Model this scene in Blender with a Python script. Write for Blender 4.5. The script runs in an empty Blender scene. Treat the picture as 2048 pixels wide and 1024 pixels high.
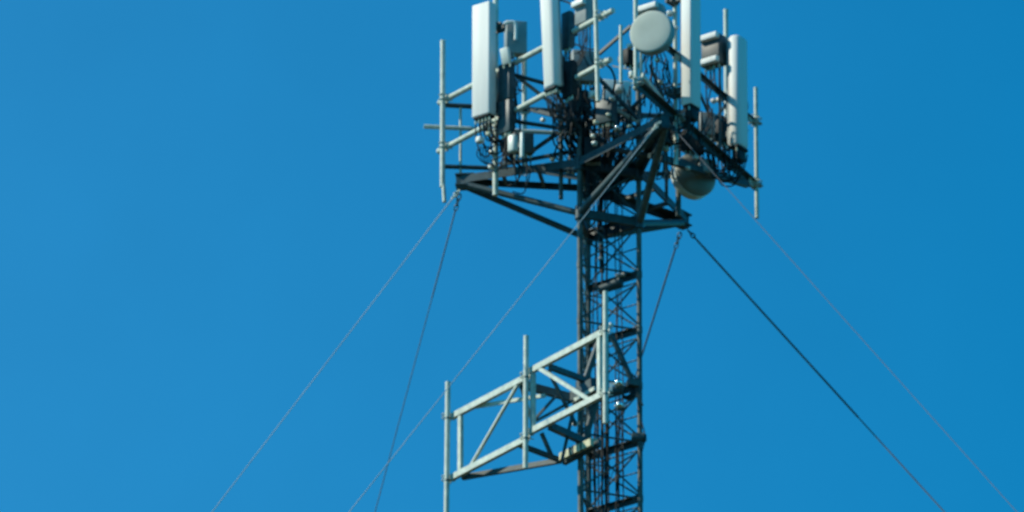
import bpy, math, random
from mathutils import Vector as V, Matrix
random.seed(11)
S = bpy.context.scene
R = math.radians
COL = S.collection

# ------------------------------------------------------------------ camera
PITCH, DIST, LENS = R(23.0), 160.0, 392.0
F = LENS / 36.0 * 2048.0                      # focal length in photograph pixels
CAM = V((-1.408, -DIST, 1.6))
cam = bpy.data.cameras.new('camera'); cam.lens = LENS; cam.sensor_width = 36.0
cam.clip_start = 1.0; cam.clip_end = 6000.0
cam.dof.use_dof = True; cam.dof.focus_distance = 112.0; cam.dof.aperture_fstop = 4.9
co = bpy.data.objects.new('camera', cam); COL.objects.link(co)
co.location = CAM; co.rotation_euler = (R(90) + PITCH, 0, 0)
S.camera = co
FWD = V((0, math.cos(PITCH), math.sin(PITCH))); UP = V((0, -math.sin(PITCH), math.cos(PITCH)))

def ray(px, py):
    return V((1, 0, 0)) * ((px - 1024) / F) + UP * ((512 - py) / F) + FWD
def at(px, py, y):
    "the point of the place seen at photograph pixel (px, py) at distance y from the mast axis"
    d = ray(px, py); return CAM + d * ((y - CAM.y) / d.y)
class Plane:
    "an upright plane through (x, y) running along angle a"
    def __init__(s, x, y, a):
        s.o = V((x, y, 0)); s.d = V((math.cos(a), math.sin(a), 0)); s.n = V((math.sin(a), -math.cos(a), 0))
    def at(s, px, py, off=0.0):
        d = ray(px, py); o = s.o + s.n * off
        return CAM + d * ((o - CAM).dot(s.n) / d.dot(s.n))

# ------------------------------------------------------------------ sky, sun
SUN_EL = R(38); SX, SY = -0.990, -0.141
W = bpy.data.worlds.new('World'); S.world = W; W.use_nodes = True
nt = W.node_tree; nt.nodes.clear()
out = nt.nodes.new('ShaderNodeOutputWorld'); bg = nt.nodes.new('ShaderNodeBackground')
sky = nt.nodes.new('ShaderNodeTexSky'); sky.sky_type = 'NISHITA'; sky.sun_disc = False
sky.sun_elevation = SUN_EL; sky.sun_rotation = math.atan2(SX, SY)
sky.altitude = 300; sky.air_density = 0.7; sky.dust_density = 0.0; sky.ozone_density = 2.0
tint = nt.nodes.new('ShaderNodeMix'); tint.data_type = 'RGBA'; tint.blend_type = 'MULTIPLY'
tint.inputs[0].default_value = 1.0; 
# the clear air is a little paler towards the sun's side
tcw = nt.nodes.new('ShaderNodeTexCoord'); sep = nt.nodes.new('ShaderNodeSeparateXYZ'); mr = nt.nodes.new('ShaderNodeMapRange')
rmp = nt.nodes.new('ShaderNodeValToRGB'); mr.inputs[1].default_value = -0.06; mr.inputs[2].default_value = 0.06
rmp.color_ramp.elements[0].color = (0.165, 1.10, 1.30, 1); rmp.color_ramp.elements[1].color = (0.028, 0.93, 1.15, 1)
nt.links.new(tcw.outputs['Generated'], sep.inputs[0]); nt.links.new(sep.outputs[0], mr.inputs[0])
nt.links.new(mr.outputs[0], rmp.inputs[0]); nt.links.new(rmp.outputs[0], tint.inputs[7])
hz = nt.nodes.new('ShaderNodeTexNoise'); hz.inputs['Scale'].default_value = 70; hz.inputs['Detail'].default_value = 5
hmr = nt.nodes.new('ShaderNodeMapRange'); hmr.inputs[3].default_value = 0.95; hmr.inputs[4].default_value = 1.05     # faint unevenness of the air
hmx = nt.nodes.new('ShaderNodeMix'); hmx.data_type = 'RGBA'; hmx.blend_type = 'MULTIPLY'; hmx.inputs[0].default_value = 1.0
nt.links.new(tcw.outputs['Generated'], hz.inputs['Vector']); nt.links.new(hz.outputs['Fac'], hmr.inputs[0])
nt.links.new(sky.outputs[0], hmx.inputs[6]); nt.links.new(hmr.outputs[0], hmx.inputs[7]); nt.links.new(hmx.outputs[2], tint.inputs[6]); nt.links.new(tint.outputs[2], bg.inputs[0])
bg.inputs[1].default_value = 0.15
nt.links.new(bg.outputs[0], out.inputs[0])
sl = bpy.data.lights.new('sun', 'SUN'); sl.energy = 4.8; sl.angle = R(0.53); sl.color = (1.0, 0.95, 0.78)
so = bpy.data.objects.new('sun', sl); COL.objects.link(so); so.location = (-40, -20, 120)
sv = V((SX * math.cos(SUN_EL), SY * math.cos(SUN_EL), math.sin(SUN_EL)))
so.rotation_euler = sv.to_track_quat('Z', 'Y').to_euler()
S.view_settings.view_transform = 'Standard'; S.view_settings.look = 'None'
S.view_settings.exposure = 0.0; S.view_settings.gamma = 1.0
S.render.filter_size = 1.6

# ------------------------------------------------------------------ materials
def mat(name, c0, c1, rough=0.5, metal=0.0, scale=6.0, bump=0.0, stretch=(1, 1, 1), spec=0.5, lo=0.35, hi=0.7):
    m = bpy.data.materials.new(name); m.use_nodes = True
    n = m.node_tree; b = n.nodes['Principled BSDF']
    tc = n.nodes.new('ShaderNodeTexCoord'); mp = n.nodes.new('ShaderNodeMapping'); mp.inputs[3].default_value = stretch
    no = n.nodes.new('ShaderNodeTexNoise'); no.inputs['Scale'].default_value = scale; no.inputs['Detail'].default_value = 6
    cr = n.nodes.new('ShaderNodeValToRGB')
    cr.color_ramp.elements[0].position = lo; cr.color_ramp.elements[0].color = (*c0, 1)
    cr.color_ramp.elements[1].position = hi; cr.color_ramp.elements[1].color = (*c1, 1)
    n.links.new(tc.outputs['Object'], mp.inputs[0]); n.links.new(mp.outputs[0], no.inputs['Vector'])
    n.links.new(no.outputs['Fac'], cr.inputs[0]); n.links.new(cr.outputs[0], b.inputs['Base Color'])
    b.inputs['Roughness'].default_value = rough; b.inputs['Metallic'].default_value = metal
    b.inputs['Specular IOR Level'].default_value = spec
    if bump:
        bu = n.nodes.new('ShaderNodeBump'); bu.inputs['Strength'].default_value = bump; bu.inputs['Distance'].default_value = 0.01
        n.links.new(no.outputs['Fac'], bu.inputs['Height']); n.links.new(bu.outputs[0], b.inputs['Normal'])
    return m
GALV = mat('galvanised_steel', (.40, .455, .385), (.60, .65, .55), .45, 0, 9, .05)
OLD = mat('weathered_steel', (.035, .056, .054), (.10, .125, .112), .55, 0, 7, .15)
DARK = mat('shade_dark_steel', (.016, .040, .047), (.038, .076, .084), .5, 0, 9, .1)  # near-black blue-green tone puts the steel's shade into its colour
WHITE = mat('white_radome', (.68, .685, .64), (.79, .785, .73), .62, 0, 2.5, 0, (3, 3, .3), .25)
PALE = mat('pale_casing', (.58, .62, .56), (.72, .75, .67), .4, 0, 4)
GREYC = mat('grey_casing', (.20, .235, .23), (.29, .32, .30), .5, 0, 5)
DISHC = mat('grey_radome', (.45, .48, .41), (.51, .54, .47), .8, 0, 3, 0, (1, 1, 1), .2)
OLIVE = mat('dull_dish_back', (.16, .17, .14), (.23, .24, .20), .5, 0, 3)
DARK2 = mat('brownish_casing', (.04, .048, .044), (.065, .072, .066), .5, 0, 5)
BLACK = mat('black_rubber', (.006, .011, .013), (.018, .025, .028), .6, 0, 12, 0, (1, 1, 1), .25)
BRASS = mat('plated_connector', (.42, .46, .34), (.62, .64, .48), .3, 0.3, 14)
CREAM = mat('cream_strap', (.42, .43, .27), (.58, .57, .38), .55, 0, 10)
CHROME = mat('bright_plated_metal', (.85, .87, .84), (.95, .95, .92), .18, 1.0, 20)
WIRE = mat('sunlit_strand', (.34, .37, .36), (.46, .49, .47), .5, 0, 1.5)  # paler copy: sunlight on the left-hand guys put into the strand colour
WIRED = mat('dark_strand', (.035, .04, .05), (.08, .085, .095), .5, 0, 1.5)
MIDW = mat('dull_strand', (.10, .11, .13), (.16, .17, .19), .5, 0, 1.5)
RUST = mat('rusty_strand', (.13, .12, .125), (.20, .185, .19), .5, 0, 30)
GRASS = mat('grass_field', (.018, .030, .012), (.045, .055, .024), .9, 0, .08, 0)

# ------------------------------------------------------------------ mesh helpers
def frame_of(d):
    d = d.normalized(); h = V((0, 0, 1)) if abs(d.z) < .9 else V((0, 1, 0))
    u = d.cross(h).normalized(); return d, u, u.cross(d).normalized()
class MB:
    def __init__(s): s.v = []; s.f = []
    def ring_strip(s, rings, caps=True):
        b = len(s.v); n = len(rings[0])
        for r in rings: s.v += r
        for i in range(len(rings) - 1):
            for j in range(n):
                k = (j + 1) % n
                s.f.append((b + i * n + j, b + i * n + k, b + (i + 1) * n + k, b + (i + 1) * n + j))
        if caps:
            s.f.append(tuple(b + j for j in reversed(range(n))))
            s.f.append(tuple(b + (len(rings) - 1) * n + j for j in range(n)))
        return s
    def tube(s, p, q, r, n=12, r2=None):
        p, q = V(p), V(q); d, u, w = frame_of(q - p); r2 = r if r2 is None else r2
        c = [u * math.cos(2 * math.pi * j / n) + w * math.sin(2 * math.pi * j / n) for j in range(n)]
        return s.ring_strip([[p + x * r for x in c], [q + x * r2 for x in c]])
    def path(s, pts, r, n=7):
        pts = [V(p) for p in pts]; rings = []; u = None
        for i, p in enumerate(pts):
            d = (pts[min(i + 1, len(pts) - 1)] - pts[max(i - 1, 0)]).normalized()
            if u is None: _, u, w = frame_of(d)
            u = (u - d * u.dot(d)).normalized(); w = d.cross(u)
            rings.append([p + (u * math.cos(2 * math.pi * j / n) + w * math.sin(2 * math.pi * j / n)) * r for j in range(n)])
        return s.ring_strip(rings)
    def box(s, c, sx, sy, sz, yaw=0.0, tilt=0.0, bev=0.0):
        "box centred at c, sx wide, sy deep, sz high, turned by yaw about z then tilted about its own x"
        M = Matrix.Rotation(yaw, 3, 'Z') @ Matrix.Rotation(tilt, 3, 'X'); c = V(c)
        bev = min(bev, sx * .45, sy * .45, sz * .45)
        x, y, z = sx / 2, sy / 2, sz / 2
        if not bev:
            pr = [(-x, -y), (x, -y), (x, y), (-x, y)]
            return s.ring_strip([[c + M @ V((a, b, h)) for a, b in pr] for h in (-z, z)])
        def ring(ins, h):
            o = []; xx, yy = x - ins, y - ins
            for (ax, ay, t0) in ((1, -1, -90), (1, 1, 0), (-1, 1, 90), (-1, -1, 180)):
                for t in (0, 30, 60, 90):
                    o.append(c + M @ V((ax * (xx - bev) + bev * math.cos(R(t0 + t)), ay * (yy - bev) + bev * math.sin(R(t0 + t)), h)))
            return o
        bb = bev * .55
        return s.ring_strip([ring(bb, -z), ring(bb * .3, -z + bb * .35), ring(0, -z + bb), ring(0, z - bb), ring(bb * .3, z - bb * .35), ring(bb, z)])
    def beam(s, p, q, w, h):
        "rectangular section from p to q, w across and h upright"
        p, q = V(p), V(q); d, u, v = frame_of(q - p)
        if v.z < 0: v = -v
        c = [u * w / 2 * a + v * h / 2 * b for a, b in ((-1, -1), (1, -1), (1, 1), (-1, 1))]
        return s.ring_strip([[p + x for x in c], [q + x for x in c]])
    def angle(s, p, q, w, t=.012, flip=1):
        "angle-iron section from p to q with legs of width w"
        p, q = V(p), V(q); d, u, v = frame_of(q - p)
        if v.z < 0: v = -v
        u = u * flip
        pr = [(0, 0), (w, 0), (w, t), (t, t), (t, w), (0, w)]
        c = [u * (a - w * .3) + v * (w * .5 - b) for a, b in pr]
        return s.ring_strip([[p + x for x in c], [q + x for x in c]])
    def lathe(s, o, axis, prof, n=36):
        "profile of (distance along the axis, radius) swept about the axis through o"
        o = V(o); d, u, w = frame_of(V(axis)); rings = []
        for a, r in prof:
            rings.append([o + d * a + (u * math.cos(2 * math.pi * j / n) + w * math.sin(2 * math.pi * j / n)) * max(r, 1e-4) for j in range(n)])
        return s.ring_strip(rings)
    def link(s, c, axis, side, L, r, t):
        "one oval chain link"
        a, b = V(axis).normalized(), V(side).normalized(); c = V(c); pts = []
        for k in range(17):
            g = 2 * math.pi * k / 16; pts.append(c + a * L * math.cos(g) + b * r * math.sin(g))
        return s.path(pts, t, 6)
    def build(s, name, m, parent=None, smooth=40):
        o = V((0, 0, 0)); p = parent
        while p is not None: o = o + p.location; p = p.parent
        if parent is None:
            o = sum((V(x) for x in s.v), V((0, 0, 0))) / len(s.v)
        me = bpy.data.meshes.new(name); me.from_pydata([tuple(V(x) - o) for x in s.v], [], s.f); me.update()
        me.materials.append(m)
        if smooth:
            me.shade_smooth(); me.set_sharp_from_angle(angle=R(smooth))
        ob = bpy.data.objects.new(name, me); COL.objects.link(ob)
        if parent is None: ob.location = o
        else: ob.parent = parent
        return ob
def tag(o, label, cat, group=None, kind=None):
    if label: o['label'] = label
    if cat: o['category'] = cat
    if group: o['group'] = group
    if kind: o['kind'] = kind
    return o
def thing(name, label, cat, loc, group=None):
    o = bpy.data.objects.new(name, None); o.empty_display_size = .1; COL.objects.link(o)
    o.location = loc; return tag(o, label, cat, group)
def smooth_pts(pts, k=6):
    pts = [V(p) for p in pts]; o = []
    P = [pts[0]] + pts + [pts[-1]]
    for i in range(1, len(P) - 2):
        a, b, c, d = P[i - 1], P[i], P[i + 1], P[i + 2]
        for j in range(k):
            t = j / k
            o.append(.5 * ((2 * b) + (c - a) * t + (2 * a - 5 * b + 4 * c - d) * t * t + (3 * b - a - 3 * c + d) * t ** 3))
    o.append(pts[-1]); return o
def cable(pts, label, group, r=.011, m=None, name='jumper_cable', cat='cable', k=6):
    return tag(MB().path(smooth_pts(pts, k), r).build(name, m or BLACK), label, cat, group)
def jig(p, s): return V(p) + V((random.uniform(-s, s), random.uniform(-s, s), random.uniform(-s, s)))

# ------------------------------------------------------------------ ground
g = MB(); N = 24; E = 3000.0
for i in range(N + 1):
    for j in range(N + 1):
        g.v.append(V((-E + 2 * E * i / N, -E + 2 * E * j / N, 0)))
for i in range(N):
    for j in range(N):
        a = i * (N + 1) + j; g.f.append((a, a + N + 1, a + N + 2, a + 1))
tag(g.build('ground', GRASS, None, 0), None, None, kind='structure')

# ------------------------------------------------------------------ lattice mast
ZS = at(1204, 350, 0).z                          # level of the torsion arms
LEG = [V((.577 * math.cos(R(a)), .577 * math.sin(R(a)), 0)) for a in (112, -8, 232)]
TOP = 1.42
mast = thing('lattice_mast', 'slender three-legged lattice mast of weathered steel carrying the whole antenna platform', 'mast', (0, 0, 0))
def lp(i, z): return LEG[i] + V((0, 0, ZS + z))
for i in range(3):
    b = MB().tube((LEG[i].x, LEG[i].y, -.2), lp(i, TOP), .041, 16)
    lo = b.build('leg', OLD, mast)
    for k in range(-3, 5):
        z = -1.72 - .94 * k
        MB().tube(lp(i, z - .05), lp(i, z + .05), .049, 14).build('joint_sleeve', OLD, lo)
    MB().tube(lp(i, TOP - .01), lp(i, TOP + .015), .06, 14).build('flange', OLD, lo)
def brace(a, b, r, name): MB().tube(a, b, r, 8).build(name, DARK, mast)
for k in range(-3, 5):
    z = -1.72 - .94 * k
    for (i, j) in ((0, 1), (1, 2), (2, 0)):
        if (i, j) == (0, 1):
            MB().angle(lp(i, z), lp(j, z), .095, .012).build('horizontal_brace', DARK, mast)
            brace(lp(i, z - .13), lp(j, z - .13), .012, 'tie_rod')
        else:
            brace(lp(i, z), lp(j, z), .017, 'horizontal_brace')
        z2 = z - .94
        brace(lp(i, z - .14), lp(j, z2 + .04), .0145, 'diagonal_brace')
        brace(lp(j, z - .1), lp(i, z2 + .08), .0145, 'diagonal_brace')
        mid = (lp(i, z - .49) + lp(j, z - .49)) / 2
        brace(mid, lp(j, z - .49), .011, 'tie_rod')
lb = MB(); z = -1.72 - .94 * 5
while ZS + z > .3:
    for (i, j) in ((0, 1), (1, 2), (2, 0)):
        lb.tube(lp(i, z), lp(j, z), .02, 6); lb.tube(lp(i, z), lp(j, z - .94), .0145, 6); lb.tube(lp(j, z), lp(i, z - .94), .0145, 6)
    z -= .94
lb.build('bracing', OLD, mast)['kind'] = 'stuff'

# ------------------------------------------------------------------ torsion arms (star)
ARM = [V((r * math.cos(R(a)), r * math.sin(R(a)), ZS)) for a, r in ((174, 2.2), (54, 2.18), (-66, 2.28))]
star = thing('torsion_frame', 'dark three-armed steel star frame bolted round the mast with guys at its tips', 'steel frame', (0, 0, ZS))
LOWZ = -.83
for a, (i, j) in ((0, (0, 2)), (1, (0, 1)), (2, (2, 1))):
    tip = ARM[a]; rad = V((tip.x, tip.y, 0)).normalized(); sd = V((-rad.y, rad.x, 0))
    for q in (i, j):
        o = sd * (.07 if LEG[q].dot(sd) > 0 else -.07)
        MB().angle(tip + o * .6, lp(q, 0) + rad * .03, .085 if (a == 0 and q == 0) else .13, .014, -1 if o.dot(sd) > 0 else 1).build('arm_beam', DARK, star)
        big = (a == 2)
        MB().tube(tip + o * .6 + V((0, 0, -.06)), lp(q, LOWZ) + rad * .05, .062 if big else .05, 14).build('knee_brace', OLD if a == 2 and q == 1 else DARK, star)  # one sunlit brace in paler steel, its light put into the colour
    # inner ties between the two arm beams
    for t in (.35, .65):
        p = tip.lerp(lp(i, 0), t); q = tip.lerp(lp(j, 0), t)
        MB().beam(p, q, .05, .06).build('cross_tie', OLD, star)
    gp = MB()
    gp.box(tip - rad * .06 + V((0, 0, -.03)), .3, .13, .22, math.atan2(rad.y, rad.x), 0)
    gp.box(tip - rad * .05 + V((0, 0, .075)), .3, .24, .02, math.atan2(rad.y, rad.x), 0)
    gp.box(tip - rad * .05 + V((0, 0, -.1)), .3, .24, .02, math.atan2(rad.y, rad.x), 0)
    gu = gp.build('gusset_plate', DARK, star)
    for t in (-.1, 0, .1):
        p = tip - rad * (.08 + t) + V((0, 0, .1)); MB().tube(p - V((0, 0, .24)), p, .016, 6).build('bolt', OLD, gu)
for z in (0, LOWZ):
    for (i, j) in ((0, 1), (1, 2), (2, 0)):
        MB().beam(lp(i, z - .02), lp(j, z - .02), .07, .13).build('collar_beam', DARK, star)
    for i in range(3):
        MB().tube(lp(i, z - .12), lp(i, z + .1), .075, 14).build('collar', DARK, star)

# ------------------------------------------------------------------ guy wires
H = ZS
ANC = [V((k * H * math.cos(R(a)), k * H * math.sin(R(a)), 0)) for a, k in ((235, .89), (-29.0, 0.800), (117.0, 0.770))]
def guy(arm, anc, label, m, mg, r, rg, grip, side):
    tip = ARM[arm]; rad = V((tip.x, tip.y, 0)).normalized(); sd = V((-rad.y, rad.x, 0))
    p = tip + rad * .05 + sd * side * .08 + V((0, 0, -.04 if arm == 2 else -.2)); q = ANC[anc]; d = (q - p).normalized(); u = frame_of(d)[1]; w = d.cross(u)
    t = thing('guy_wire', label, 'guy wire', p, 'guy wires holding the torsion frame')
    s = MB(); s.link(p + d * .04, d, u, .055, .032, .012); s.link(p + d * .125, d, w, .055, .03, .011); s.link(p + d * .21, d, u, .055, .028, .010)
    s.build('shackle', GALV if m is WIRE else DARK, t)
    L = (q - p).length; pts = []
    for k in range(41):
        f = k / 40; pts.append(p + d * (.26 + (L - .26) * f) + V((0, 0, -4 * .12 * f * (1 - f))))
    MB().path(pts, r, 8).build('wire', m, t)
    e = pts[0] + (pts[1] - pts[0]).normalized() * grip
    MB().tube(pts[0], e, rg, 8).build('wire_grip', mg, t)
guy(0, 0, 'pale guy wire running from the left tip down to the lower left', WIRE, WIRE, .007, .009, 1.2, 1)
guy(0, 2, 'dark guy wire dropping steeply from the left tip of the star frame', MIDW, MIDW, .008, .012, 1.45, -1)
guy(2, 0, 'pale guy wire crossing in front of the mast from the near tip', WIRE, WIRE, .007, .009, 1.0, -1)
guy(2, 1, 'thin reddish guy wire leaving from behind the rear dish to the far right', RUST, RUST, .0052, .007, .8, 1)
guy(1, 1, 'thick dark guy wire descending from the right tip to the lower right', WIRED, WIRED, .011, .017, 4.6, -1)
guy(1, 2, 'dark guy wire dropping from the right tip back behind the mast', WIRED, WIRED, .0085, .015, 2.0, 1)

# ------------------------------------------------------------------ antenna sector frames
PL = Plane(-1.19, -.90, R(-53))                  # left sector, faces left and near
PR = Plane(1.52, -.70, R(65))                    # right sector, faces right and near
PF = Plane(0.0, 1.10, R(180 + 4.6))              # far sector, faces away
def clamp(p, pl, t, r=.045, big=1.0):
    "plate and U-bolt where an upright crosses a rail; each clamp is a part, its U-bolt a sub-part"
    yaw = math.atan2(pl.d.y, pl.d.x)
    c = MB().box(p - pl.n * .035, .16 * big, .014, .13 * big, yaw).build('clamp', GALV, t)
    for dz in (-.04 * big, .04 * big):
        pts = [p - pl.n * .1 + pl.d * (r + .012) + V((0, 0, dz))]
        for k in range(9):
            a = math.pi * k / 8; pts.append(p + pl.n * .05 + pl.d * (r + .012) * math.cos(a) + pl.n * (r + .012) * math.sin(a) + V((0, 0, dz)))
        pts.append(p - pl.n * .1 - pl.d * (r + .012) + V((0, 0, dz)))
        MB().path(pts, .009, 6).build('u_bolt', GALV, c)
fl_ = thing('sector_frame', 'left antenna frame of two long bright horizontal pipes sloping towards the viewer', 'antenna frame', PL.at(1052, 160), 'antenna frames round the mast head')
RL = []
for (a, b) in (((879, 206), (1226, 21)), ((877, 303), (1221, 119))):
    p, q = PL.at(*a), PL.at(*b); RL.append((p, q))
    MB().tube(p, q, .045, 16).build('rail', GALV, fl_)
def rail_pt(rl, px, pl=PL, off=0.0):
    # point of a rail below a given column
    p, q = rl
    lo, hi = 0.0, 1.0
    for _ in range(40):
        m = (lo + hi) / 2; x = p.lerp(q, m); dd = x - CAM
        sx = 1024 + F * dd.x / dd.dot(FWD)
        if sx < px: lo = m
        else: hi = m
    return p.lerp(q, lo) + pl.n * off
for px in (1000, 1105):
    a, b = rail_pt(RL[0], px), rail_pt(RL[1], px)
    MB().beam(a - PL.n * .07, b - PL.n * .07, .05, .05).build('spacer', OLD, fl_)
for px, leg in ((1000, 2), (1105, 2)):
    for rl, z in ((RL[0], 1.2), (RL[1], .55)):
        MB().tube(rail_pt(rl, px) - PL.n * .06, lp(leg, z), .032, 10).build('standoff_arm', DARK, fl_)
fr_ = thing('sector_frame', 'right antenna frame of dark steel angles stepping away from the viewer', 'antenna frame', PR.at(1398, 275), 'antenna frames round the mast head')
RR = []
for (a, b) in (((1274, 168), (1518, 379)), ((1290, 58), (1518, 254))):
    p, q = PR.at(*a), PR.at(*b); RR.append((p, q))
MB().angle(RR[0][0], RR[0][1], .11, .014).build('rail', DARK, fr_)
MB().angle(RR[1][0], RR[1][1], .075, .012).build('rail', DARK, fr_)
MB().beam(PR.at(1283, 150, -.1), PR.at(1328, 205, -.1), .05, .07).build('strut', GALV, fr_)
a0 = at(1307, 312, -1.0); b0 = PR.at(1495, 369, -.03)
MB().beam(a0, b0, .09, .1).build('support_arm', DARK, fr_)
MB().beam(lp(1, .33), a0, .08, .08).build('support_arm', DARK, fr_)
for px in (1372, 1440):
    MB().tube(rail_pt(RR[0], px, PR), lp(1, .75), .03, 10).build('standoff_arm', DARK, fr_)
    MB().beam(rail_pt(RR[0], px, PR), rail_pt(RR[1], px, PR), .045, .045).build('spacer', OLD, fr_)
for (pa, pb) in (((1300, 185), (1390, 160)), ((1340, 232), (1300, 130)), ((1400, 280), (1455, 205)), ((1392, 170), (1430, 255)), ((1420, 225), (1475, 260))):
    MB().beam(PR.at(*pa, -.12), PR.at(*pb, -.12), .035, .035).build('strut', DARK, fr_)
ff_ = thing('sector_frame', 'far antenna frame of slim dark pipes behind the mast, ends poking out at left', 'antenna frame', PF.at(1100, 262), 'antenna frames round the mast head')
RF = []
for (a, b, r) in (((848, 253), (1490, 284), .035), ((884, 210), (1440, 238), .04), ((886, 333), (1440, 352), .0361)):
    p, q = PF.at(*a), PF.at(*b); RF.append((p, q))
    MB().tube(p, q, r, 12).build('rail', DARK if r > .036 else GALV, ff_)  # sunlit rail in bright steel, shaded ones darkened by colour
MB().tube(PF.at(921, 214), PF.at(921, 345), .022, 10).build('spacer', GALV, ff_)
for px in (1010, 1140, 1330):
    MB().tube(PF.at(px, 222 + (px - 900) * .04), PF.at(px, 338 + (px - 900) * .04), .025, 10).build('spacer', OLD, ff_)
for px, leg in ((1060, 0), (1300, 0)):
    MB().beam(rail_pt(RF[1], px, PF), lp(leg, 1.1), .06, .06).build('standoff_arm', DARK, ff_)
    MB().beam(rail_pt(RF[2], px, PF), lp(leg, .15), .06, .06).build('standoff_arm', DARK, ff_)
# dark bracing pipes inside the head
ib = thing('head_bracing', 'dark crossing struts tying the antenna frames to the mast top', 'bracing', (0, 0, ZS + .8))
for (a, b, ya, yb, w) in (((1198, 108), (1262, 52), -1.2, -1.6, .045), ((1196, 155), (1276, 238), -.9, -.6, .05), ((1150, 190), (1215, 262), -.5, .2, .05),
                          ((1215, 262), (1290, 190), .1, -.6, .04), ((1030, 150), (1160, 250), -.2, -.3, .05), ((1225, 132), (1272, 141), -1.2, -1.5, .02),
                          ((1060, 305), (1160, 235), .1, -.3, .05), ((1090, 160), (1175, 215), -.4, -.4, .06), ((1000, 330), (1160, 300), .2, -.2, .05),
                          ((1330, 300), (1250, 240), -.6, 0, .05), ((1280, 300), (1380, 210), -.2, -.3, .05), ((1333, 315), (1333, 400), .3, .3, .045)):
    MB().beam(at(*a, ya), at(*b, yb), w, w).build('strut', DARK, ib)
MB().beam(at(1203, 204, -.7), at(1277, 244, -.5), .04, .05).build('strut', GALV, ib)

# ------------------------------------------------------------------ upright mount pipes
def mount_pipe(label, pl, px, y0, y1, off=.095, r=.042, m=GALV, rails=(), px1=None, group='upright mount pipes'):
    a, b = pl.at(px, y0, off), pl.at(px if px1 is None else px1, y1, off)
    if px1 is None: a = V((b.x, b.y, a.z))
    t = thing('mount_pipe', label, 'mount pipe', b, group)
    MB().tube(a, b, r, 16).build('pipe', m, t)
    MB().tube(a, a + V((0, 0, .02)), r * 1.06, 16).build('end_cap', m, t)
    if rails:
        for rl in rails:
            p, q = rl; d = (q - p); fl2 = V((d.x, d.y, 0)); f = V((b.x - p.x, b.y - p.y, 0)).dot(fl2) / fl2.dot(fl2)
            clamp(p + d * f + pl.n * .045, pl, t, r)
    return t
t = mount_pipe('tall bare pipe at the far left end of the head', PL, 885, 84, 374, rails=RL)
MB().tube(PL.at(887, 370, .09), PL.at(889, 404, .09), .032, 14).build('stub', GALV, t)
mount_pipe('pipe behind the leftmost white panel, its bright foot showing below', PL, 991, -5, 391, -.02, .045, rails=RL)
mount_pipe('pipe behind the second white panel with a shaded lower end', PL, 1122, 215, 398, -.85, .034, OLD)  # darker steel swapped in to dim the pipe where it is shaded
mount_pipe('bright leaning pipe crossing two stub rails above the mast', PL, 1190, -30, 203, .1, .036, rails=(RL[0], RL[1]), px1=1196)
mount_pipe('short slim pipe with a knob top left of the round dish', PR, 1242, 54, 166, .1, .027)
mount_pipe('bright pipe behind the left edge of the round grey dish', PR, 1272, -40, 170, .02, .036, rails=(RR[0],))
mount_pipe('yellowish thinner pipe just below the round grey dish', PR, 1282, 60, 165, -.12, .026)
mount_pipe('pale pipe squeezed between the round dish and the third panel', PR, 1352, 6, 330, -.02, .034, rails=RR)
mount_pipe('pipe with white clamps holding the boxed radio at right', PR, 1454, 24, 300, -.4, .04, rails=RR)
mount_pipe('bare pipe standing at the far right end of the head', PR, 1514, 180, 436, .05, .034, rails=RR)
mount_pipe('shaded bluish pipe in the rear below the left radio box', PF, 1049, 95, 330, .08, .04, GALV, rails=(RF[1], RF[2]))
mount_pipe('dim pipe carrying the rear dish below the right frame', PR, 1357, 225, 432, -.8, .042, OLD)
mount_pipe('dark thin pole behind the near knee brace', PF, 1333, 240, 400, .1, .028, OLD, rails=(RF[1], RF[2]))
mount_pipe('thin dark pipe seen low between the second panel and the mast', PF, 1139, 240, 372, .1, .026, OLD, rails=(RF[1], RF[2]))

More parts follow.
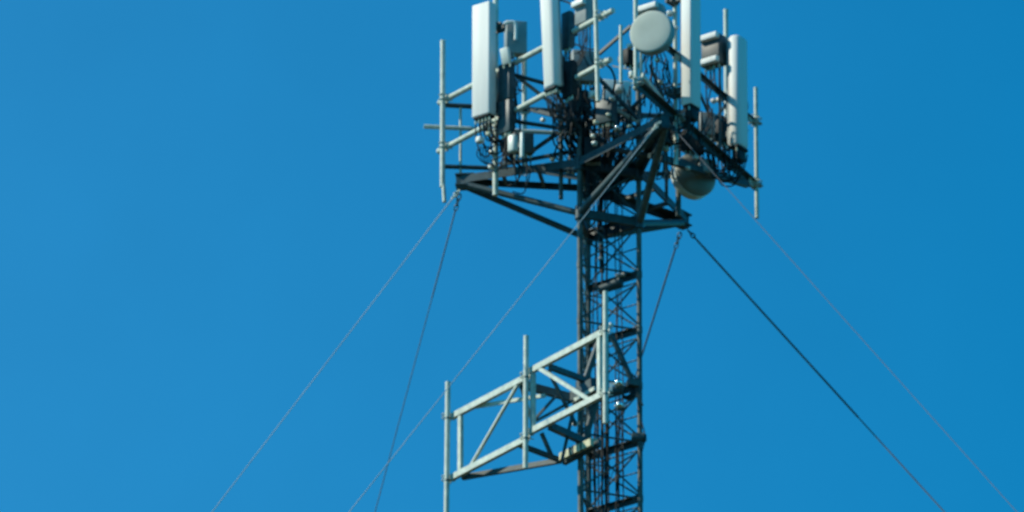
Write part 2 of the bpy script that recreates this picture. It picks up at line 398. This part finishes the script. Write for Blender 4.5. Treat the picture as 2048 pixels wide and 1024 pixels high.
# ------------------------------------------------------------------ panel antennas
def panel(label, pl, px, y0, y1, off, w, d, yaw, tilt, rnd, ncab, cab_label):
    c0, c1 = pl.at(px, y0, off), pl.at(px, y1, off)
    h = (c0.z - c1.z); c = V((c1.x, c1.y, (c0.z + c1.z) / 2))
    t = thing('panel_antenna', label, 'panel antenna', V((c.x, c.y, c1.z)), 'tall white panel antennas')
    body = MB().box(c, w, d, h, yaw, tilt, rnd).build('radome', WHITE, t)
    M = Matrix.Rotation(yaw, 3, 'Z') @ Matrix.Rotation(tilt, 3, 'X')
    MB().box(c + M @ V((0, 0, -h / 2 - .012)), w * .9, d * .86, .05, yaw, tilt, rnd * .8).build('end_plate', BLACK, t)
    MB().box(c + M @ V((0, d / 2 + .012, 0)), w * .72, .03, h * .96, yaw, tilt).build('backplate', GREYC, t)
    ends = []
    n = ncab
    for k in range(n):
        xx = (-.38 + .76 * k / (n - 1)) * w; yy = (.22 if k % 2 else -.2) * d
        p = c + M @ V((xx, yy, -h / 2 - .03)); MB().tube(p, p - V((0, 0, .07)), .017, 8).build('connector', BRASS, t); ends.append(p - V((0, 0, .06)))
    for s, f in ((1, .36), (-1, -.36)):
        bk = MB()
        p = c + M @ V((0, d / 2 + .02, h * f))
        q = p + M @ V((0, .16 if s < 0 else .2, 0))
        bk.beam(p, q, .1, .12); bk.box(q, .2, .03, .13, yaw); bk.box(q + M @ V((0, .09, 0)), .2, .03, .13, yaw)
        for a in (-1, 1):
            for b in (-1, 1):
                e = q + M @ V((a * .08, -.02, b * .045)); bk.tube(e, e + M @ V((0, .14, 0)), .01, 6)
        bk.build('tilt_bracket' if s > 0 else 'hinge_bracket', OLD, t)
    for k, e in enumerate(ends):
        back = M @ V((random.uniform(-.08, .08), random.uniform(.3, .5), 0))
        dr = random.uniform(.22, .5)
        pts = [e, e - V((0, 0, dr * .55)) + back * .05, e - V((0, 0, dr)) + back * .35, e - V((0, 0, dr * .8)) + back * .9, e + back * 1.1 + V((0, 0, random.uniform(-.1, .35)))]
        cable([jig(x, .012) if i else x for i, x in enumerate(pts)], cab_label, cab_label.split(' ', 1)[1], .0115)
    return c, h, M
pans = []
pans.append(panel('leftmost white panel antenna with a flat sunlit front and square edges', PL, 968, 10, 234, .36, .35, .19, R(-37), R(0), .028, 9, 'black jumper cable hanging under the leftmost panel antenna'))
pans.append(panel('second white panel antenna from left, round-fronted and leaning, top out of frame', PL, 1101, -60, 176, .34, .30, .20, R(-47), R(3.2), .085, 9, 'black jumper cable hanging under the leaning second panel'))
pans.append(panel('white panel antenna right of the dish with diagonal shadow stripes', PR, 1383, -45, 214, .34, .29, .19, R(55), R(.3), .03, 8, 'black jumper cable hanging under the striped panel right of the dish'))
pans.append(panel('rightmost white panel antenna, round-shouldered with black cable skirt', PR, 1477.5, 77, 297, .30, .33, .21, R(56), R(0), .085, 9, 'black jumper cable hanging under the rightmost panel antenna'))
for i in (2, 3):      # the two right-hand panels end in a dark connector skirt
    c, h, M = pans[i]
    root = [o for o in bpy.data.objects if o.name.startswith('panel_antenna')][i]
    sk = MB(); sk.box(c + V((0, 0, -h / 2 - .13)), .25, .14, .2, R(57), 0, .06); sk.build('connector_skirt', BLACK, root)

# ------------------------------------------------------------------ radio units
def radio(label, p, w, d, h, yaw, m, fins=9, bars=(), cab=None, ncab=5, mbar=PALE, tilt=0.0, dirn=None):
    t = thing('radio_unit', label, 'radio unit', V(p) - V((0, 0, h / 2)), 'box radio units of the mast head')
    M = Matrix.Rotation(yaw, 3, 'Z') @ Matrix.Rotation(tilt, 3, 'X'); p = V(p)
    MB().box(p, w, d * .72, h, yaw, tilt, .018).build('casing', m, t)
    f = MB()
    for k in range(fins):
        x = (-.45 + .9 * k / max(1, fins - 1)) * w
        f.box(p + M @ V((x, d * .43, 0)), .008, d * .2, h * .92, yaw, tilt)
    f.build('heat_sink', m, t)
    for z in bars:
        b = MB(); b.box(p + M @ V((0, -d * .5, z * h)), w * 1.02, .09, .095, yaw, tilt, .02); b.build('handle', mbar, t)
    ends = []
    for k in range(ncab):
        q = p + M @ V(((-.38 + .76 * k / max(1, ncab - 1)) * w, random.uniform(-.2, .2) * d, -h / 2))
        MB().tube(q, q - V((0, 0, .06)), .016, 8).build('connector', BRASS, t); ends.append(q - V((0, 0, .05)))
    bk = MB(); q = p + M @ V((0, d * .55, 0)); bk.box(q, w * .55, .05, h * .6, yaw, tilt); bk.box(q + M @ V((0, .05, 0)), .14, .07, .1, yaw)
    bk.build('mount_bracket', OLD, t)
    if cab:
        for e in ends:
            dr = random.uniform(.3, .6); tx = dirn or V((random.uniform(-.2, .2), random.uniform(0, .3), 0))
            cable([e, e - V((0, 0, dr * .5)), jig(e - V((0, 0, dr)) + tx * .4, .05), jig(e + tx * 1.1 - V((0, 0, dr * random.uniform(.7, 1.3))), .06)], cab, cab.split(' ', 1)[1], .011)
    return t
rt = radio('grey radio box with a white corner handle right of the leftmost panel', at(1031, 78, .85), .34, .26, .56, R(12), GREYC, cab='black cable leaving the radio box right of the leftmost panel', ncab=4)
MB().path(smooth_pts([at(1008, 58, .66), at(1010, 47, .64), at(1025, 44, .64), at(1031, 50, .64), at(1031, 80, .66)]), .028, 8).build('handle', PALE, rt)
radio('dark radio box tucked directly behind the leftmost panel', PL.at(1012, 165, .1), .24, .16, .62, R(-42), DARK, cab='black cable from the dark radio behind the leftmost panel', ncab=6)
radio('small slanted pale plate box below the grey left radio', PL.at(1011, 112, .22), .16, .06, .26, R(-35), PALE, fins=3, ncab=2, tilt=R(18))
rt = radio('small radio box with a pale rounded cover, low between the two left panels', at(1046, 288, -.75), .32, .2, .34, R(11), DARK2, cab='black cable under the small radio low at left', ncab=5)
MB().box(at(1026, 288, -.9), .16, .13, .29, R(-38), 0, .05).build('cover', PALE, rt)
radio('dark radio with bright ribbed top at the upper edge of the picture', at(1168, 18, -1.0), .26, .24, .55, R(-45), GREYC, bars=(.1,), cab='black cable under the ribbed radio at the top', ncab=6)
radio('shaded grey radio box behind the stub rails above the mast', at(1168, 135, -.6), .40, .24, .52, R(12), GREYC, cab='black cable under the shaded radio above the mast', ncab=6)
radio('pale bluish flat box left of the mast top behind crossed struts', at(1234, 196, .6), .46, .14, .58, R(12), PALE, fins=4, ncab=3)
radio('black small box hanging left of the dish pipe', at(1259, 116, -2.2), .2, .16, .26, R(50), BLACK, fins=5, ncab=3)
radio('radio box with a bright white top bar peeking above the round dish', at(1302, 44, -2.3), .42, .24, .50, R(-38), GREYC, bars=(.40,), cab='black cable below the round grey dish', ncab=7, mbar=WHITE)
radio('boxed radio with two long white handles between the right panels', PR.at(1427, 104, -.08), .36, .26, .5, R(-38), DARK2, bars=(.42, -.40), cab='black cable under the boxed radio between the right panels', ncab=7, mbar=WHITE)
radio('dim grey radio under the right panels beside the dark rail', PR.at(1413, 250, -.2), .24, .22, .38, R(10), GREYC, cab='black cable under the dim radio at right', ncab=5)
radio('dark radio box above the rear dish', at(1385, 285, -.1), .34, .24, .36, R(50), BLACK, ncab=6)
radio('dark radio box at the centre of the head in front of the mast', at(1212, 225, -.75), .3, .22, .4, R(-30), DARK, cab='black cable from the dark central radio down to the mast', ncab=7)
radio('dark radio box under the leaning second panel', PL.at(1138, 160, .06), .24, .14, .6, R(-47), BLACK, cab='black cable under the dark radio by the second panel', ncab=6)

radio('black slim radio box hidden behind the upper half of the second panel', PL.at(1135, 62, .05), .19, .14, .62, R(-47), DARK, fins=5, cab='black cable under the slim black radio behind the second panel', ncab=5)
radio('dark long radio box low beside the leftmost panel pipe', PL.at(1012, 235, .12), .25, .16, .55, R(-42), DARK, cab='black cable under the long dark radio at left', ncab=6)
radio('black radio box on the mast face above the near beam', at(1186, 300, -.5), .26, .2, .42, R(-10), BLACK, cab='black cable under the black radio on the mast face', ncab=6)
radio('black radio box under the shaded radio above the mast', at(1160, 205, -.3), .3, .2, .34, R(-30), BLACK, fins=5, ncab=4)
radio('dark radio box clustered behind the near corner of the star frame', at(1330, 270, -1.2), .3, .2, .3, R(40), BLACK, fins=5, cab='black cable behind the near corner of the star frame', ncab=5)
radio('dark radio box wedged between the two right-hand panels low down', at(1446, 262, .5), .28, .2, .42, R(59), BLACK, cab='black cable between the two right-hand panels', ncab=6)
# ------------------------------------------------------------------ dishes
def dish(label, c, n, r, depth, mf, mb, back):
    c, n = V(c), V(n).normalized()
    t = thing('microwave_dish', label, 'dish antenna', c, 'round microwave dishes')
    MB().lathe(c, n, [(.0, r * .995), (.012, r * .985), (.022, r * .9), (.026, r * .5), (.027, .001)], 48).build('radome', mf, t, 60)
    if back == 'drum':
        MB().lathe(c, -n, [(-.004, r), (depth * .7, r), (depth, r * .8), (depth * 1.25, r * .4), (depth * 1.3, .08)], 48).build('shroud', mb, t)
    else:
        MB().lathe(c, -n, [(-.004, r), (.15, r), (.155, r * .985)], 48).build('shroud', PALE, t)
        MB().lathe(c, -n, [(.14, r * .98), (.165, r * .97), (depth * 1.1, r * .8), (depth * 1.25, r * .5), (depth * 1.3, r * .2), (depth * 1.31, .05)], 48).build('reflector', mb, t, 60)
    hub = MB().lathe(c - n * depth * 1.0, -n, [(0, .1), (.12, .1), (.13, .07), (.24, .07)], 18).build('hub', mb, t)
    bx = MB(); bx.box(c - n * (depth + .3), .2, .16, .22, math.atan2(n.y, n.x) + R(90), 0, .02); bx.build('outdoor_unit', GREYC, hub)
    return t
dish('flat grey round dish facing the viewer at the top of the head', at(1302, 63, -3.05), (-.32, -.93, -.02), .345, .20, DISHC, GREYC, 'drum')
dish('dull olive dish seen from behind under the right frame', at(1382, 357, .55), (-.46, .88, .0), .36, .2, DISHC, OLIVE, 'bowl')

# ------------------------------------------------------------------ small fittings
def knob(label, p, r, m, cat='fitting', name='pipe_clamp', group='bright clamps and fittings of the head'):
    t = thing(name, label, cat, p, group)
    p = V(p); b = MB(); b.box(p, r * 1.6, r * 1.4, r * 1.2, random.uniform(0, 1.5), 0, r * .3); b.build('body', m, t)
    k = MB(); k.tube(p + V((-r, 0, r * .3)), p + V((r * .9, 0, r * .3)), r * .3, 8); k.tube(p + V((0, -r, -r * .3)), p + V((0, r, -r * .3)), r * .3, 8); k.build('bolt', GALV, t)
for (px, py, y, r, m, lab) in (
    (960, 280, -.9, .075, WHITE, 'white rounded fitting under the leftmost panel'),
    (983, 333, -.3, .06, PALE, 'pale clamp at the foot of the leftmost panel pipe'),
    (983, 305, -.3, .05, GALV, 'grey clamp above the foot of the leftmost panel pipe'),
    (1188, 190, -1.9, .09, WHITE, 'white clamp block at the foot of the leaning pipe'),
    (1238, 178, -1.0, .09, WHITE, 'white lumpy fitting left of the mast top'),
    (1224, 196, -1.0, .05, PALE, 'small pale clamp beside the white lumpy fitting'),
    (1217, 230, -.9, .045, BRASS, 'yellowish fitting in front of the mast head centre'),
    (1259, 252, -.9, .04, BRASS, 'yellowish fitting right of the brightest white one'),
    (1186, 272, -.9, .045, PALE, 'pale upper fitting of the pair above the left beam'),
    (1189, 287, -.9, .05, PALE, 'pale lower fitting of the pair above the left beam'),
    (1192, 245, -.9, .05, BRASS, 'yellowish fitting beside the central cables'),
    (1260, 92, -2.4, .055, WHITE, 'white clamp at the left rim of the round dish'),
    (1266, 150, -2.6, .08, PALE, 'pale clamp below the round dish pipe'),
    (1271, 176, -2.6, .045, BRASS, 'small yellowish foot of the round dish pipe'),
    (1340, 27, -1.5, .06, WHITE, 'white clamp at the right rim of the round dish'),
    (1351, 56, -1.5, .05, WHITE, 'white clamp on the pipe beside the third panel'),
    (1427, 202, .2, .05, WHITE, 'left white connector below the boxed radio'),
    (1438, 200, .2, .055, WHITE, 'right white connector below the boxed radio'),
    (1086, 240, .2, .045, PALE, 'pale clamp on the rear rail under the second panel'),
    (1123, 240, -.3, .055, PALE, 'pale upper clamp of the second panel pipe'),
    (1123, 262, -.3, .05, PALE, 'pale lower clamp of the second panel pipe'),
    (1105, 318, .2, .05, CREAM, 'cream fitting low between second panel and mast'),
    (1122, 316, .1, .045, PALE, 'pale clamp low beside the cream fitting'),
    (1000, 213, -.4, .05, BRASS, 'yellowish clamp beside the foot of the leftmost panel'),
    (977, 268, -.7, .05, CREAM, 'cream connector cluster under the leftmost panel'),
    (1333, 298, -1.5, .05, CREAM, 'cream fitting right of the near knee brace'),
    (1352, 275, -1.2, .05, PALE, 'pale bracket above the rear dish'),
    (1391, 315, -.3, .045, PALE, 'pale stub on top of the rear dish'),
    (1376, 336, -.4, .045, PALE, 'pale clamp at the left of the rear dish hub'),
    (1320, 165, -1.4, .05, BRASS, 'yellowish fitting among cables under the round dish'),
    (1315, 120, -1.6, .05, BRASS, 'yellowish connector directly under the round dish'),
    (1448, 98, .25, .05, PALE, 'pale clamp on the boxed radio pipe')):
    knob(lab, at(px, py, y), r, m)
bar = thing('bracket_bar', 'bright upright bar beside the pale rounded cover low at left', 'bracket', at(1044, 290, -1.25))
MB().box(at(1044, 290, -1.25), .075, .05, .42, R(-60), 0, .015).build('bar', PALE, bar); MB().box(at(1044, 290, -1.19), .12, .05, .08, R(-30)).build('clip', OLD, bar)

# ------------------------------------------------------------------ loose cables of the head
for k in range(44):
    x = random.uniform(1166, 1264); y0 = random.uniform(165, 270); x1 = 1186 + (x - 1170) * .45 + random.uniform(-8, 8)
    a = random.uniform(-.9, .2)
    cable([at(x, y0, a), at(x + random.uniform(-14, 14), y0 + 45, a * .7 - .1), at((x + x1) / 2 + random.uniform(-10, 10), 330, a * .4), at(x1, 400, random.uniform(-.25, .25))],
          'black cable gathering from the head into the mast', 'cables gathering into the mast', random.choice((.010, .013, .016)))
for k in range(22):
    x = random.uniform(1290, 1350); y0 = random.uniform(100, 170); a = random.uniform(-1.6, -.6)
    x2 = x + random.uniform(-30, 35); y2 = y0 + random.uniform(60, 130)
    cable([at(x, y0, a), at(x + random.uniform(-12, 12), y0 + 30, a), at((x + x2) / 2 + random.uniform(-14, 14), (y0 + y2) / 2 + 14, a + .2), at(x2, y2, a + .5)],
          'black cable tangled under the round grey dish', 'cables tangled under the round dish', random.choice((.009, .012)))
for k in range(18):
    x = random.uniform(1395, 1490); y0 = random.uniform(185, 260); a = (x - 1398) / 128 * 2.1 - .75
    x2 = x + random.uniform(-40, 15); y2 = min(y0 + random.uniform(50, 95), 168 + (x - 1275) * .86 + 12)
    cable([at(x, y0, a), at(x + random.uniform(-10, 10), y0 + 30, a), at((x + x2) / 2, y2 + random.uniform(0, 14), a), at(x2, y2 - random.uniform(0, 25), a)],
          'black cable looping along the right frame', 'cables looping along the right frame', random.choice((.009, .012)))
for k in range(30):
    x = random.uniform(994, 1032); y0 = random.uniform(120, 230); a = random.uniform(-.6, -.1)
    cable([at(x, y0, a), at(x + random.uniform(-8, 8), y0 + 40, a), at(x + random.uniform(-12, 16), y0 + 75, a + .1), at(x + random.uniform(0, 40), y0 + 115, a + .3)],
          'black cable running down beside the leftmost panel', 'cables beside the leftmost panel', random.choice((.010, .014)))
for k in range(26):
    x = random.uniform(1100, 1165); y0 = random.uniform(175, 235); a = random.uniform(-.8, 0)
    cable([at(x, y0, a), at(x + random.uniform(-8, 8), y0 + 45, a), at(x + random.uniform(-5, 25), y0 + 85, a * .6), at(1160 + random.uniform(0, 30), y0 + 110, 0)],
          'black cable between the second panel and the mast', 'cables between second panel and mast', random.choice((.010, .014)))
for k in range(6):
    x = 958 + k * 5
    cable([at(x, 292, -.9), at(x - 4 + k, 310, -.85), at(x + 10, 326 + k, -.7), at(986, 330, -.3)],
          'black cable looping below the white fitting at left', 'cable loops below the white fitting', .009)
cable([at(1209, 128, -1.9), at(1222, 138, -1.7), at(1230, 160, -1.5), at(1226, 185, -1.2)], 'thick black cable arching right of the leaning pipe', None, .017)
cable([at(1100, -4, -.6), at(1128, 2, -.6), at(1142, 8, -.7), at(1150, 18, -.8)], 'black cable arching from the second panel to the ribbed radio', None, .015)
cable([at(1133, 80, -.5), at(1155, 90, -.6), at(1180, 99, -.8), at(1192, 96, -1.0)], 'black cable strung across the gap under the ribbed radio', None, .013)

# ------------------------------------------------------------------ feeder cables down the mast
ZB = -8.0
fx = [(1188, .25), (1194, .2), (1203, .1), (1211, .1), (1214, .05), (1231, .1), (1236, .05), (1243, 0.0)]
for k, (px, y) in enumerate(fx):
    p = at(px, 430, y); pts = []
    for i in range(16):
        z = p.z - i * .5; pts.append(V((p.x + .012 * math.sin(i * 1.3 + k * 2) * (2 if k % 3 == 0 else 1), y + .01 * math.cos(i + k), z)))
    pts = [V((p.x + random.uniform(-.05, .05), y, p.z + 1.0)), V((p.x, y, p.z + .5))] + pts
    pts.append(V((p.x, y, 0.5)))
    cable(pts, 'black feeder cable running down inside the mast', 'feeder cables inside the mast', (.009 if px > 1225 else (.015 if k in (2, 3) else .011)), None, 'feeder_cable', 'cable', 3)
bd = thing('cable_bundle', 'thick black taped bundle of cables inside the upper mast', 'cable bundle', at(1203, 470, .1))
MB().path(smooth_pts([at(1215, 300, 0), at(1206, 360, .05), at(1200, 440, .1), at(1203, 500, .1), at(1204, 545, .12)]), .038, 10).build('cable_sleeve', BLACK, bd)
for py in (455, 485, 515): MB().tube(at(1202, py, .1), at(1202.5, py + 6, .1), .043, 12).build('tape_band', GREYC, bd)
cable([at(1246, 862, -.3), at(1238, 905, -.2), at(1222, 955, -.1), at(1212, 1000, 0), at(1210, 1060, 0)], 'thin loose cable slanting across the lowest visible mast bay', None, .006)
# ladder on the left face
ld = thing('cable_ladder', 'narrow perforated cable ladder up the left side of the mast', 'ladder', (0, 0, ZS))
A, B = LEG[0].lerp(LEG[2], .28), LEG[0].lerp(LEG[2], .72)
for q in (A, B): MB().beam(V((q.x, q.y, ZS - 8)), V((q.x, q.y, ZS + .8)), .03, .03).build('stile', OLD, ld)
rg = [MB().tube(V((A.x, A.y, ZS - .2 - .22 * k)), V((B.x, B.y, ZS - .2 - .22 * k)), .011, 6).build('rung', GALV, ld) for k in range(28)]
# lamp-like box on the mast under the heavy brace
jb = thing('junction_box', 'dark cable splice case strapped under the upper mast crossbar', 'junction box', at(1222, 566, .05))
p0, p1 = at(1196, 582, .12), at(1246, 562, -.02)
MB().lathe(p0, p1 - p0, [(0, .03), (.03, .075), ((p1 - p0).length - .03, .085), ((p1 - p0).length, .03)], 16).build('case', DARK, jb)
MB().tube(at(1232, 552, -.03), at(1250, 548, -.1), .035, 10).build('lid', GREYC, jb)

# ------------------------------------------------------------------ lower side mount
PM = Plane(-.98, -1.05, R(-53))
lm = thing('side_mount', 'bright empty antenna mount frame standing off the lower mast at left', 'antenna mount', PM.at(1055, 820))
def m2(px, py, off=0.0): return PM.at(px, py, off)
for (a, b) in (((903, 834), (1049, 757)), ((1060, 743), (1213, 661)), ((901, 957), (1049, 880)), ((1060, 864), (1213, 785))):
    MB().beam(m2(*a), m2(*b), .07, .095).build('rail', GALV, lm)
for (px, y0, y1) in ((921, 832, 944), (1066, 748, 858), (1199.5, 672, 788)):
    a, b = m2(px, y0), m2(px, y1); MB().box((a + b) / 2, .075, .06, (a - b).length, R(-53)).build('upright', GALV, lm)
MB().beam(m2(938, 938), m2(1038, 765), .05, .035).build('diagonal', GALV, lm)
MB().beam(m2(1078, 736), m2(1180, 800), .05, .06).build('diagonal', GALV, lm)
def yat(px): # depth of the mount plane at a column
    return m2(px, 800).y
mc, mcl = at(1148, 797, -.5), at(1122, 921, -.35)      # rear hinge points of the two stand-off triangles
for (a, b, w, m) in ((m2(1040, 768, -.06), mc, .12, DARK), (m2(942, 815, -.06), at(1090, 791, -.9), .055, GALV), (m2(1100, 734, -.06), at(1168, 759, -.55), .085, DARK),
                     (m2(925, 955, -.08), mcl, .08, DARK), (m2(1034, 888, -.06), mcl, .075, DARK), (m2(1100, 852, -.08), at(1168, 883, -.55), .11, DARK)):
    MB().beam(a, b, w * .8, w).build('standoff_arm', m, lm)
for (a, ya, b, yb, w) in (((1096, 740), yat(1096) + .1, (1152, 850), -.7, .045), ((1041, 770), yat(1041) + .1, (1068, 855), yat(1068) + .15, .05), ((1083, 866), yat(1083) + .1, (1106, 918), -.8, .05),
                          ((1148, 800), -.75, (1072, 842), yat(1072) + .2, .035), ((1150, 806), -.75, (1124, 920), -.85, .05), ((1112, 792), -.9, (1070, 838), yat(1070) + .2, .035)):
    MB().beam(at(*a, ya), at(*b, yb), w, w).build('strut', DARK, lm)
for (a, ya, b, yb, w) in (((1196, 688), -.55, (1166, 772), -.46, .10), ((1196, 790), -.6, (1166, 892), -.46, .11), ((1222, 668), -.3, (1270, 775), -.1, .09)):
    MB().tube(at(*a, ya), at(*b, yb), w / 2, 12).build('kicker_brace', DARK, lm)
for (px, py, y, h) in ((1162, 776, -.46, .3), (1162, 893, -.46, .26)):
    b = MB(); b.tube(at(px, py + h * 40, y), at(px, py - h * 40, y), .085, 14); b.build('collar', DARK, lm)
b = MB(); b.beam(mc, at(1190, 770, -.92), .16, .2); b.build('hinge_block', DARK, lm)
MB().beam(at(1128, 924, -.3), at(1200, 886, -.98), .07, .1).build('hinge_block', DARK, lm)
st = MB(); st.beam(at(1121, 914, -.42), at(1184, 884, -1.02), .06, .12); st.build('clamp_strap', CREAM, lm)
for f in (.34, .44, .7): 
    p = at(1121, 914, -.42).lerp(at(1184, 884, -1.02), f); MB().box(p, .03, .08, .145, R(-50)).build('clamp_band', OLD, lm)
MB().beam(at(1146, 803, -.62), at(1190, 777, -1.1), .04, .06).build('clamp_strap', GALV, lm)
def simple_pipe(label, px, y0, y1, px1, r=.042):
    a, b = m2(px, y0, .1), m2(px1, y1, .1)
    t = thing('mount_pipe', label, 'mount pipe', b, 'upright mount pipes')
    MB().tube(a, b, r, 16).build('pipe', GALV, t)
    for f in rails_at[px]:
        clamp(m2(px, f, .05), PM, t, r, .75)
        q = m2(px, f, .1)
        MB().tube(q - V((0, 0, .03)), q - V((0, 0, .012)), r * 1.14, 14).build('band', DARK, t)
    return t
rails_at = {896: (834, 958), 1052.5: (752, 874), 1211: (661, 786)}
simple_pipe('long bare pipe at the outer left end of the lower mount, running out of frame', 896, 764, 1150, 891.5)
simple_pipe('bare middle pipe of the lower mount frame', 1052.5, 672, 937, 1051)
simple_pipe('bare pipe of the lower mount standing before the mast', 1211, 583, 847, 1211)
# fittings on the right leg by the lower mount
rc = thing('leg_clamp', 'dark round clamp on the right mast leg with a wire loop', 'clamp', lp(1, -4.47))
pz = at(1279, 876, -.08)
MB().lathe(pz - V((.13, 0, 0)), V((1, 0, 0)), [(0, .05), (.02, .085), (.2, .085), (.24, .05)], 14).build('body', DARK, rc)
MB().path(smooth_pts([at(1279, 832, -.1), at(1285, 850, -.12), at(1290, 872, -.15), at(1287, 892, -.12), at(1280, 914, -.1)]), .009).build('wire_loop', BLACK, rc)
fg = MB(); q = [at(1270, 768, -.1), at(1287, 811, -.1), at(1276, 806, -.1), at(1272, 790, -.1)]
fg.ring_strip([[V(x) + V((0, -.02, 0)) for x in q], [V(x) + V((0, .02, 0)) for x in q]])
fg = fg.build('gusset', OLD); tag(fg, 'dark pointed gusset plate on the right mast leg', 'gusset')
cl = thing('cable_coil', 'dark coil of spare cable hanging inside the mast by the lower mount', 'cable coil', at(1255, 785, -.3))
c0 = at(1256, 783, -.3); cc = MB()
for k in range(5): cc.link(c0 + V((.01 * k - .02, .02 * k, 0)), (.2, .1, 1), (1, .2, 0), .085 + .006 * k, .075 + .005 * k, .014)
cc.build('coil', BLACK, cl); MB().box(c0 + V((.08, 0, .14)), .18, .12, .1, .4).build('hook_plate', OLD, cl)
sm = thing('splice_case', 'dark splice case bracket behind the lower mount pipe', 'splice case', at(1230, 777, -.5))
MB().lathe(at(1218, 785, -.5), V((1, .1, .35)), [(0, .04), (.02, .075), (.2, .075), (.22, .04)], 14).build('case', DARK, sm); MB().box(at(1222, 775, -.6), .04, .1, .13, 0).build('lug', PALE, sm)
def ballclamp(label, p, r):
    t = thing('pipe_clamp', label, 'fitting', p, 'bright clamps and fittings of the head'); p = V(p)
    prof = [(-r * math.cos(math.pi * k / 10), max(.002, r * math.sin(math.pi * k / 10))) for k in range(11)]
    MB().lathe(p, V((1, -.6, .1)), prof, 20).build('body', CHROME, t)  # polished ball, shaped and placed to catch a sun glint
    MB().tube(p + V((-r * 1.5, .02, -.02)), p + V((r * 1.5, .02, -.02)), r * .35, 8).build('bolt', WHITE, t)
    MB().box(p + V((.02, .07, -.03)), r * 2.2, .05, r * 1.4, .3).build('jaw', OLD, t)
ballclamp('upper glinting clamp right of the lower mount pipe', at(1237, 765, -1.7), .06)
ballclamp('lower glinting clamp right of the lower mount pipe', at(1239, 809, -1.7), .055)
ballclamp('brightest glinting fitting above the near beam', at(1234, 255, -1.3), .04)
knob('pale knob left of the lower mast collar', at(1150, 847, -.6), .055, PALE)
knob('cream clamp jaw above the lower mast collar', at(1188, 885, -.5), .08, CREAM)
knob('small pale clamp above the inner end of the top mount rail', at(1221, 650, -.4), .045, PALE)
